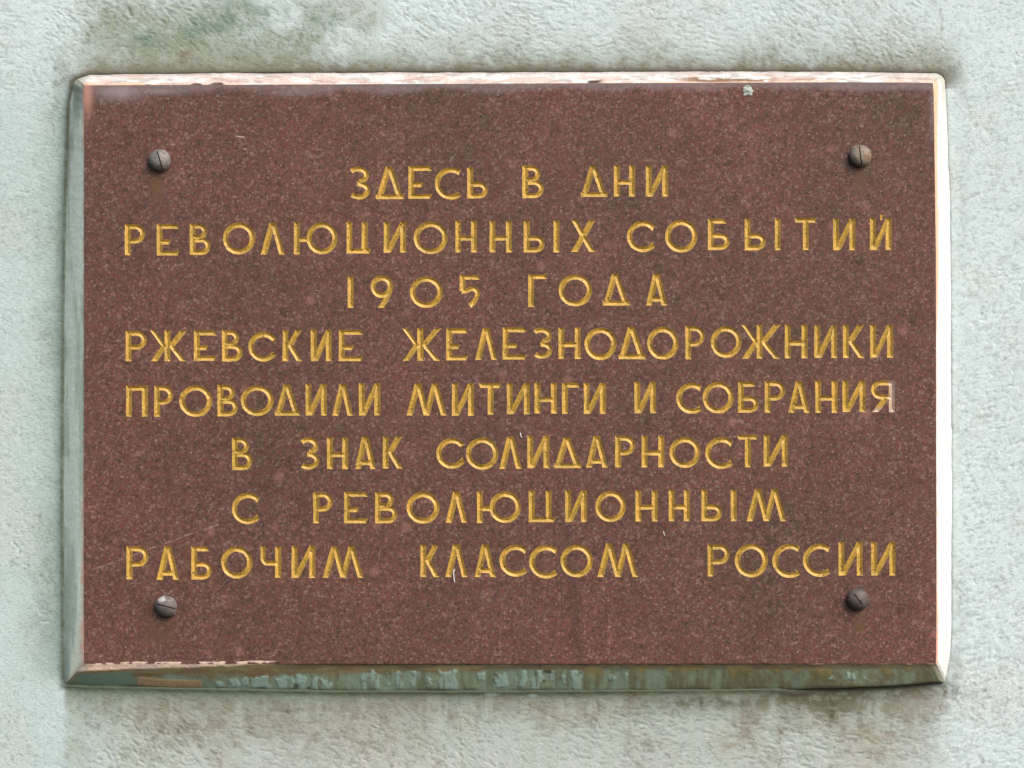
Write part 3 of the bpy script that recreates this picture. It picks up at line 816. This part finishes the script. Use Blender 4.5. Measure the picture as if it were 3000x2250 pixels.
o = link('paint_splash', lumps('paint_splash', 2190, 265, 19, 15, 4.5, HF - .3, 5), plaque, [M_rim])
o['label'] = 'small crusty pale splash on the upper edge'
fix_normals(o)

# ------------------------------------------------------------------ screws
def screw(cx, cy, R, ang, hd, tone, worn, label, seed):
    sl = 1.35
    a = np.array(sorted(set([round(v, 4) for v in np.linspace(-1, 1, 33)] + [-sl / R - .012, -sl / R, sl / R, sl / R + .012])))
    bq = np.linspace(-1, 1, 33)
    Aq, Bq = np.meshgrid(a, bq, indexing='ij')
    x = Aq * .999; y = Bq * np.sqrt(np.maximum(1 - x ** 2, 0))
    r = np.sqrt(x ** 2 + y ** 2)
    f = fbm(x * 20 + seed, y * 20, 7, seed, 4, .6)
    h = 7 + (hd + 4) * np.sqrt(np.maximum(1 - (r * .985) ** 2, 0)) ** .9
    h = h + (f - .5) * 2.2 * (1 - r ** 4)
    slot = (np.abs(Aq) < sl / R + .001) & (np.abs(y) < (.6 if worn == 'part' else .86))
    c = np.ones(x.shape + (3,)) * np.array(tone) * (0.42 + .6 * f)[..., None]
    h = h - np.where(slot, 6.0, 0)
    c = np.where(slot[..., None], np.array(lin(40, 30, 24)), c)
    ca, sa = math.cos(ang), math.sin(ang)
    px_ = x * ca - y * sa; py_ = x * sa + y * ca
    if worn == 'crust':
        m = sm(.35, .0, np.sqrt((px_ + .5) ** 2 + (py_ + .62) ** 2) - .18 + (f - .5) * .4)
        h = h + m * 5 * (f + .2); c = mixc(c, np.array(lin(196, 192, 188)), m)
    if worn == 'bright':
        m = sm(.42, .1, np.sqrt((px_ - .35) ** 2 + (py_ + .62) ** 2) + (f - .5) * .5)
        c = mixc(c, np.array(lin(196, 188, 186)), m * .6 * sm(.35, .6, f))  # upper right highlight painted on as a pale patch
    if worn == 'rust':
        m = sm(.5, .2, np.sqrt((px_ - .62) ** 2 + (py_ - .05) ** 2) + (f - .5) * .5)
        c = mixc(c, np.array(lin(136, 104, 82)), m * .6)
    c = mixc(c, np.array(lin(40, 42, 32)), sm(.1, .9, py_ - px_ * .45 + (f - .5) * .5) * .55)  # shade on the head's lower left, painted into its colour
    V = np.stack(P((cx + px_ * R).ravel(), (cy + py_ * R).ravel(), (HF + h).ravel()), 1)
    na, nb = x.shape
    idx = np.arange(na * nb).reshape(na, nb)
    q = np.stack([idx[:-1, :-1], idx[1:, :-1], idx[1:, 1:], idx[:-1, 1:]], -1).reshape(-1, 4)
    # skirt down to the stone
    rimv = np.concatenate([idx[:, 0], idx[-1, :], idx[::-1, -1], idx[0, ::-1]])
    base = V[rimv].copy(); base[:, 1] = -(HF - 1) * S
    ang_ = np.arctan2(V[rimv][:, 2] - P(cx, cy, HF)[2], V[rimv][:, 0] - P(cx, cy, HF)[0])
    o0 = len(V)
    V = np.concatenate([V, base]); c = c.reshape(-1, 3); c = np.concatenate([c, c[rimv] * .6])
    k = np.arange(len(rimv)); kn = (k + 1) % len(rimv)
    q2 = np.stack([rimv[k], rimv[kn], o0 + kn, o0 + k], -1)
    me = mesh_np('screw', V, np.concatenate([q, q2]), np.clip(c, .01, .85))
    o = link('screw', me, plaque, [M_screw]); o['label'] = label
    nrm = np.zeros(len(me.polygons) * 3); me.polygons.foreach_get('normal', nrm)
    if nrm.reshape(-1, 3)[:len(q), 1].mean() > 0: me.flip_normals()
    return o
# slot runs along the local y: angle turns it
screw(468, 470, 33, math.radians(-17), 19, lin(138, 132, 126), 'bright', 'upper left slotted screw head, silvery with a steep slot', 31)
screw(2521, 457, 33, math.radians(-7), 19, lin(146, 134, 122), 'rust', 'upper right slotted screw head, brownish with rust', 57)
screw(487, 1777, 32.5, math.radians(-75), 20, lin(126, 116, 114), 'crust', 'lower left slotted screw head, crusted with pale paint', 83)
screw(2514, 1756, 33, math.radians(-40), 21, lin(104, 94, 90), 'part', 'lower right dark rounded screw head with worn slot', 97)

# ------------------------------------------------------------------ white fibres stuck to the plaque
def fibre(pts, r, label):
    cu = []
    pts = [np.array(P(x, y, HF + h)) for x, y, h in pts]
    nseg = 6; V = []; F = []
    for i, p in enumerate(pts):
        rr = r * S * (1 if 0 < i < len(pts) - 1 else .45)
        for k in range(nseg):
            a_ = 2 * math.pi * k / nseg
            V.append((p[0] + rr * math.cos(a_), p[1] + rr * math.sin(a_), p[2]))
    for i in range(len(pts) - 1):
        for k in range(nseg):
            F.append((i * nseg + k, i * nseg + (k + 1) % nseg, (i + 1) * nseg + (k + 1) % nseg, (i + 1) * nseg + k))
    V = np.array(V); o0 = V[0].copy()
    o = link('fibre', mesh_np('fibre', V - o0, F), None, [M_fib]); o.location = o0
    tag(o, label, 'fibre', 'white fibres stuck to the plaque')
def smooth_line(c, n=10):
    c = np.array(c, float); t = np.linspace(0, 1, len(c)); u = np.linspace(0, 1, n)
    return [tuple(np.interp(v, t, c[:, k]) for k in range(3)) for v in u]
fibre(smooth_line([(1333, 1667, 1.5), (1329, 1674, 2.5), (1328.5, 1682, 3), (1330, 1694, 3), (1331.5, 1707, 1.5)], 12), 1.7, 'long white curled fibre hanging across the second letter of КЛАССОМ')
fibre(smooth_line([(1524.5, 1268, 1.5), (1525, 1276, 2.5), (1529, 1283, 1.5)], 6), 1.7, 'short white bent fibre just above the И of СОЛИДАРНОСТИ')
fibre(smooth_line([(1943.5, 1556, 1.5), (1945, 1563, 2.5), (1947.5, 1570, 1.5)], 6), 1.2, 'tiny faint white fibre under the НН of РЕВОЛЮЦИОННЫМ')

# ------------------------------------------------------------------ plaster wall
def axis(lo, hi, step, far):
    a_ = list(np.arange(lo, hi + step, step)); s_ = step
    out_l, out_r = [], []
    x = lo
    while x > lo - far: s_ *= 1.22; x -= s_; out_l.append(x)
    s_ = step; x = a_[-1]
    while x < a_[-1] + far - (a_[-1] - hi): s_ *= 1.22; x += s_; out_r.append(x)
    return np.array(out_l[::-1] + a_ + out_r)
gx = axis(-60, 3060, 3.0, 2600); gy = axis(-60, 2310, 3.0, 2300)
X, Y = np.meshgrid(gx, gy, indexing='ij')
nx, ny = X.shape
inside = (X > 330) & (X < 2650) & (Y > 330) & (Y < 1880)
vis = ~((X > 336) & (X < 2644) & (Y > 336) & (Y < 1874))
ids = -np.ones(X.shape, np.int64)
ids[vis] = np.arange(vis.sum())
q = np.stack([ids[:-1, :-1], ids[1:, :-1], ids[1:, 1:], ids[:-1, 1:]], -1).reshape(-1, 4)
q = q[(q >= 0).all(1)]
x = X[vis]; y = Y[vis]
def rotn(x, y, deg, lx, ly, seed, octv=3):
    a_ = math.radians(deg); u = x * math.cos(a_) + y * math.sin(a_); v = -x * math.sin(a_) + y * math.cos(a_)
    return fbm(u / lx, v / ly, 1.0, seed, octv, .55)
calm = 1 - .62 * sm(300, 150, x) * sm(150, 420, y) * 1.0
calm = calm * (1 - .45 * sm(1960, 2010, y) * sm(2110, 2060, y) * sm(150, 200, x) * sm(2750, 2700, x))
bl = sm(.40, .60, fbm(x, y, 420, 201, 3))
wx = x + (fbm(x, y, 70, 231, 3) - .5) * 22; wy = y + (fbm(x, y, 70, 241, 3) - .5) * 22
r1 = rotn(wx, wy, 30, 15, 7.5, 205, 3); r2 = rotn(wx, wy, 8, 20, 7.5, 215, 3); r3 = rotn(wx, wy, -38, 15, 7.5, 225, 3)
fine = r1 * (1 - bl) + r2 * bl
sr = sm(2650, 2850, x); fine = fine * (1 - sr) + r3 * sr
pit = sm(.40, .30, fine)
broad = fbm(x, y, 45, 251, 4, .6)
h = (fbm(x, y, 700, 261, 3) - .5) * 14 + (broad - .5) * 1.3 * calm + (fine - .5) * 2.1 * calm * (.55 + .9 * sm(.35, .65, fbm(x, y, 260, 371, 3))) - pit * .6 * calm
# little worm-like trowel scars
scar = np.abs(fbm(wx, wy, 95, 271, 3, .6) - .5); scm = sm(.62, .72, fbm(x, y, 120, 281, 3))
h -= sm(.010, .0, scar) * scm * 2.0
CR = [[(1338, 2020), (1345, 2052), (1347, 2100), (1345, 2150), (1350, 2195), (1345, 2222), (1362, 2255), (1370, 2330)],
      [(1746, 2046), (1753, 2090), (1758, 2132)], [(1657, 2196), (1678, 2206), (1695, 2219), (1728, 2219)], [(1706, 2168), (1726, 2171), (1740, 2182)],
      [(1085, 2128), (1110, 2134), (1146, 2147)], [(1262, 2160), (1272, 2172), (1268, 2186)], [(1254, 2216), (1270, 2228), (1290, 2233)],
      [(2285, 2160), (2288, 2200), (2280, 2250)], [(2752, 30), (2760, 70), (2752, 118), (2768, 146), (2812, 152)], [(2926, 8), (2962, 15)], [(2912, 47), (2945, 50)],
      
      [(200, 26), (262, 40)], [(205, 36), (250, 47)], [(1750, 140), (1800, 128)], [(1865, 146), (1990, 138)]]
crk = np.zeros(len(x))
for c_ in CR:
    c_ = np.array(c_, float)
    for a0, b0 in zip(c_, c_[1:]):
        lo = np.minimum(a0, b0) - 12; hi_ = np.maximum(a0, b0) + 12
        s_ = np.where((x > lo[0]) & (x < hi_[0]) & (y > lo[1]) & (y < hi_[1]))[0]
        d = b0 - a0; jx = x[s_] + (vnoise(x[s_] / 14, y[s_] / 14, 5) - .5) * 8; jy = y[s_] + (vnoise(x[s_] / 14, y[s_] / 14, 6) - .5) * 8
        t = np.clip(((jx - a0[0]) * d[0] + (jy - a0[1]) * d[1]) / (d @ d), 0, 1)
        ds = np.hypot(jx - a0[0] - d[0] * t, jy - a0[1] - d[1] * t)
        crk[s_] = np.maximum(crk[s_], sm(3.2, .4, ds))
crk *= sm(.3, .55, vnoise(x / 17, y / 17, 9)) * .6 + .25
h -= crk * 1.5
# paint, stains and the plaque's shadow put into the colour
big = fbm(x, y, 900, 301, 3); med = fbm(x, y, 170, 311, 5, .6); sml = fbm(x, y, 28, 321, 4, .65); spk = fbm(x, y, 9, 331, 3, .6)
C = np.ones((len(x), 3)) * np.array((0.575, 0.675, 0.69))
C = mixc(C, np.array((0.41, 0.535, 0.515)), sm(1000, 0, x) * sm(-50, 500, y) * .62 * (.6 + .8 * med))      # darker, greener tone towards the left
C = mixc(C, np.array((0.43, 0.46, 0.42)), sm(2000, 2080, y) * sm(180, 420, x) * sm(2860, 2500, x) * .75 * sm(3300, 2700, y))     # warmer undercoat below
C = mixc(C, np.array((0.62, 0.60, 0.58)), sm(.5, .68, med) * .25)
C *= (1 - .13 * sm(.50, .30, fine) * calm)[:, None]
pitd = sm(.46, .30, fine)
C = mixc(C, np.array(lin(92, 98, 92)), sm(.62, .74, spk) * .28 * sm(.42, .6, med))
# upper stain: moss and dirt washed down onto the top of the plaque
dt = out_top(x) - y
inx = sm(150, 300, x) * sm(2840, 2740, x)
w_ = 62 + 75 * sm(1200, 300, x) + 26 * (med - .5) * 4
m = np.exp(-np.clip(dt, 0, 400) / w_) * inx * (dt > -30)
C = mixc(C, np.array(lin(124, 129, 106)), m * (.5 + 1.0 * sml))
m = np.exp(-np.clip(dt - 4, 0, 400) / 17) * inx * (dt > -40)
C = mixc(C, np.array(lin(98, 84, 78)), m * (.5 + .7 * sml))
m = sm(150, 350, x) * sm(1350, 900, x) * sm(-60, 60, y) * sm(260, 120, y)
C = mixc(C, np.array(lin(134, 146, 126)), m * sm(.38, .62, med) * .5 + m * sm(.5, .66, sml) * .3)
for (bx, by, ra, rb, op, cc) in ((640, 62, 62, 34, .62, (96, 128, 116)), (690, 20, 110, 22, .4, (104, 132, 118)), (430, 112, 30, 22, .6, (104, 132, 120)), (560, 92, 26, 18, .5, (104, 132, 120)),
                             (810, 40, 60, 24, .3, (110, 136, 124)), (945, 55, 38, 34, .45, (108, 136, 124)), (760, 70, 40, 14, .45, (110, 136, 124)),
                             (548, 162, 20, 14, .75, (122, 100, 92)), (560, 172, 9, 6, .7, (90, 70, 64)), (170, 225, 30, 60, .5, (118, 124, 116)), (215, 235, 28, 10, .75, (84, 80, 66)),
                             (155, 330, 22, 40, .35, (120, 126, 118)), (2800, 230, 30, 70, .32, (136, 146, 140)), (2775, 205, 30, 12, .4, (110, 112, 96)),
                             (150, 960, 30, 120, .3, (118, 128, 120)), (140, 1700, 36, 200, .32, (120, 128, 118)), (110, 1850, 50, 50, .3, (120, 128, 118)),
                             (2805, 1250, 14, 200, .2, (140, 150, 150)), (2808, 1760, 24, 130, .32, (130, 140, 136)), (2800, 1960, 14, 60, .35, (120, 130, 124)),
                             (2815, 600, 22, 200, .22, (140, 150, 148))):
    d = ((x - bx) / ra) ** 2 + ((y - by) / rb) ** 2
    m = np.exp(-d * .8) * op * .75 * (.35 + 1.2 * sm(.3, .65, sml))
    C = mixc(C, np.array(lin(*cc)), m)
# left fringe beside the plaque
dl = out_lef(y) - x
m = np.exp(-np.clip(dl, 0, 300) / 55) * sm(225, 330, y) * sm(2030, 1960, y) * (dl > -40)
C = mixc(C, np.array(lin(118, 140, 127)), m * (.72 + .4 * med))  # green grime together with the plaque's soft shadow, painted as one halo
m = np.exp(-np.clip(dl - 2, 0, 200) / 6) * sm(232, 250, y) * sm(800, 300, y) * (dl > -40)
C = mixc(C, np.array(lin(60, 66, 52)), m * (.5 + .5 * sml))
# dirt plus the plaque's shadow painted below, cut off sharply by a newer coat at the left
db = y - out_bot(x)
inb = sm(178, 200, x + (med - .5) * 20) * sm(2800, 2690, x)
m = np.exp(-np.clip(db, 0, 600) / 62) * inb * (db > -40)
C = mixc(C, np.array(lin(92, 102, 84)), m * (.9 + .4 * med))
m = inb * sm(0, 40, db) * sm(330, 60, db)
C = mixc(C, np.array(lin(138, 140, 128)), m * sm(.36, .64, med) * .55)
C = mixc(C, np.array(lin(120, 114, 98)), m * sm(.5, .66, sml) * sm(.4, .55, med) * .45)
run = fbm(x, y * .12, 26, 341, 3)
C = mixc(C, np.array(lin(168, 178, 166)), inb * sm(.56, .68, run) * sm(0, 50, db) * .35)
C = mixc(C, np.array(lin(98, 124, 106)), inb * np.exp(-np.clip(db, 0, 300) / 22) * sm(1150, 800, x) * .6 * (db > -40))
for (bx, by, ra, rb, op, cc) in ((2060, 2056, 190, 24, .6, (84, 84, 64)), (2300, 2050, 90, 16, .5, (88, 88, 70)), (2430, 2050, 100, 28, .8, (64, 62, 44)), (2440, 2092, 14, 18, .8, (74, 72, 54)), (2560, 2030, 190, 24, .85, (62, 62, 44)), (2680, 2016, 90, 18, .7, (70, 70, 52)), (2500, 2070, 220, 40, .4, (104, 108, 88)), (2350, 2034, 120, 10, .7, (56, 54, 40)),
                             (1860, 2040, 34, 12, .6, (96, 84, 70)), (2290, 2142, 14, 22, .6, (100, 98, 78)), (840, 2084, 10, 8, .6, (84, 92, 80)), (2570, 2180, 60, 50, .35, (140, 126, 104)), (2700, 2060, 70, 34, .4, (150, 140, 132)),
                             (2140, 2180, 50, 40, .3, (140, 130, 110)), (500, 2150, 140, 60, .35, (120, 116, 100)), (800, 2130, 90, 50, .3, (120, 116, 100)), (2760, 2020, 20, 20, .6, (90, 88, 74))):
    d = ((x - bx) / ra) ** 2 + ((y - by) / rb) ** 2
    C = mixc(C, np.array(lin(*cc)), np.exp(-d) * op * (.4 + 1.2 * sm(.3, .65, sml)))  # mould and dirt, with the overhang's shadow painted in at lower right
for (bx, by, ra, rb) in ((1440, 2034, 22, 5), (1560, 2037, 14, 5)):
    C = mixc(C, np.array((0.33, 0.46, 0.42)), np.exp(-(((x - bx) / ra) ** 2 + ((y - by) / rb) ** 2) ** 2) * .7)
C = mixc(C, np.array(lin(112, 104, 90)), crk * .45)
lum = C.mean(1)
C *= (1 - .12 * pitd * sm(.50, .28, lum))[:, None]
# dirt caught in the joint round the plaque
sdj = np.maximum(np.maximum(out_lef(y) - x, x - out_rig(y)), np.maximum(out_top(x) - y, y - out_bot(x)))
jd = np.exp(-(np.clip(np.abs(sdj), 0, 60) / 8.0) ** 1.5) * (.45 + .9 * fbm(x, y, 30, 361, 4, .6)) * (1 - .72 * sm(2740, 2770, x))
C = mixc(C, np.array(lin(74, 80, 62)), jd * .85)
far = np.maximum(np.maximum(-80 - x, x - 3080), np.maximum(-80 - y, y - 2330))
h = h * sm(700, 0, far)
# keep the plaster from rising over the foot of the bevel
near = np.abs(np.maximum(np.maximum(out_lef(y) - x, x - out_rig(y)), np.maximum(out_top(x) - y, y - out_bot(x))))
inn = (x > out_lef(y)) & (x < out_rig(y)) & (y > out_top(x)) & (y < out_bot(x))
bead = 6.5 * np.exp(-near / 9.0) * (.25 + 1.3 * fbm(x, y, 40, 351, 4, .6)) * (1 - sm(2260, 2340, x) * sm(1900, 1960, y))
h = np.where(inn, np.minimum(h, 0) + bead - 9 * sm(2, 10, near), h * (.35 + .65 * sm(0, 30, near)) + bead)
V = np.stack(P(x, y, h), 1)
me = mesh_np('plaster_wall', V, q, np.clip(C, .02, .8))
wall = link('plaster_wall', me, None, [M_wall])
fix_normals(wall)
tag(wall, 'pale mint green painted plaster wall, rough and stained around the plaque', 'wall')
print('letters', len(letters), 'tris face', (own == -1).sum(), 'wall', len(q) * 2)
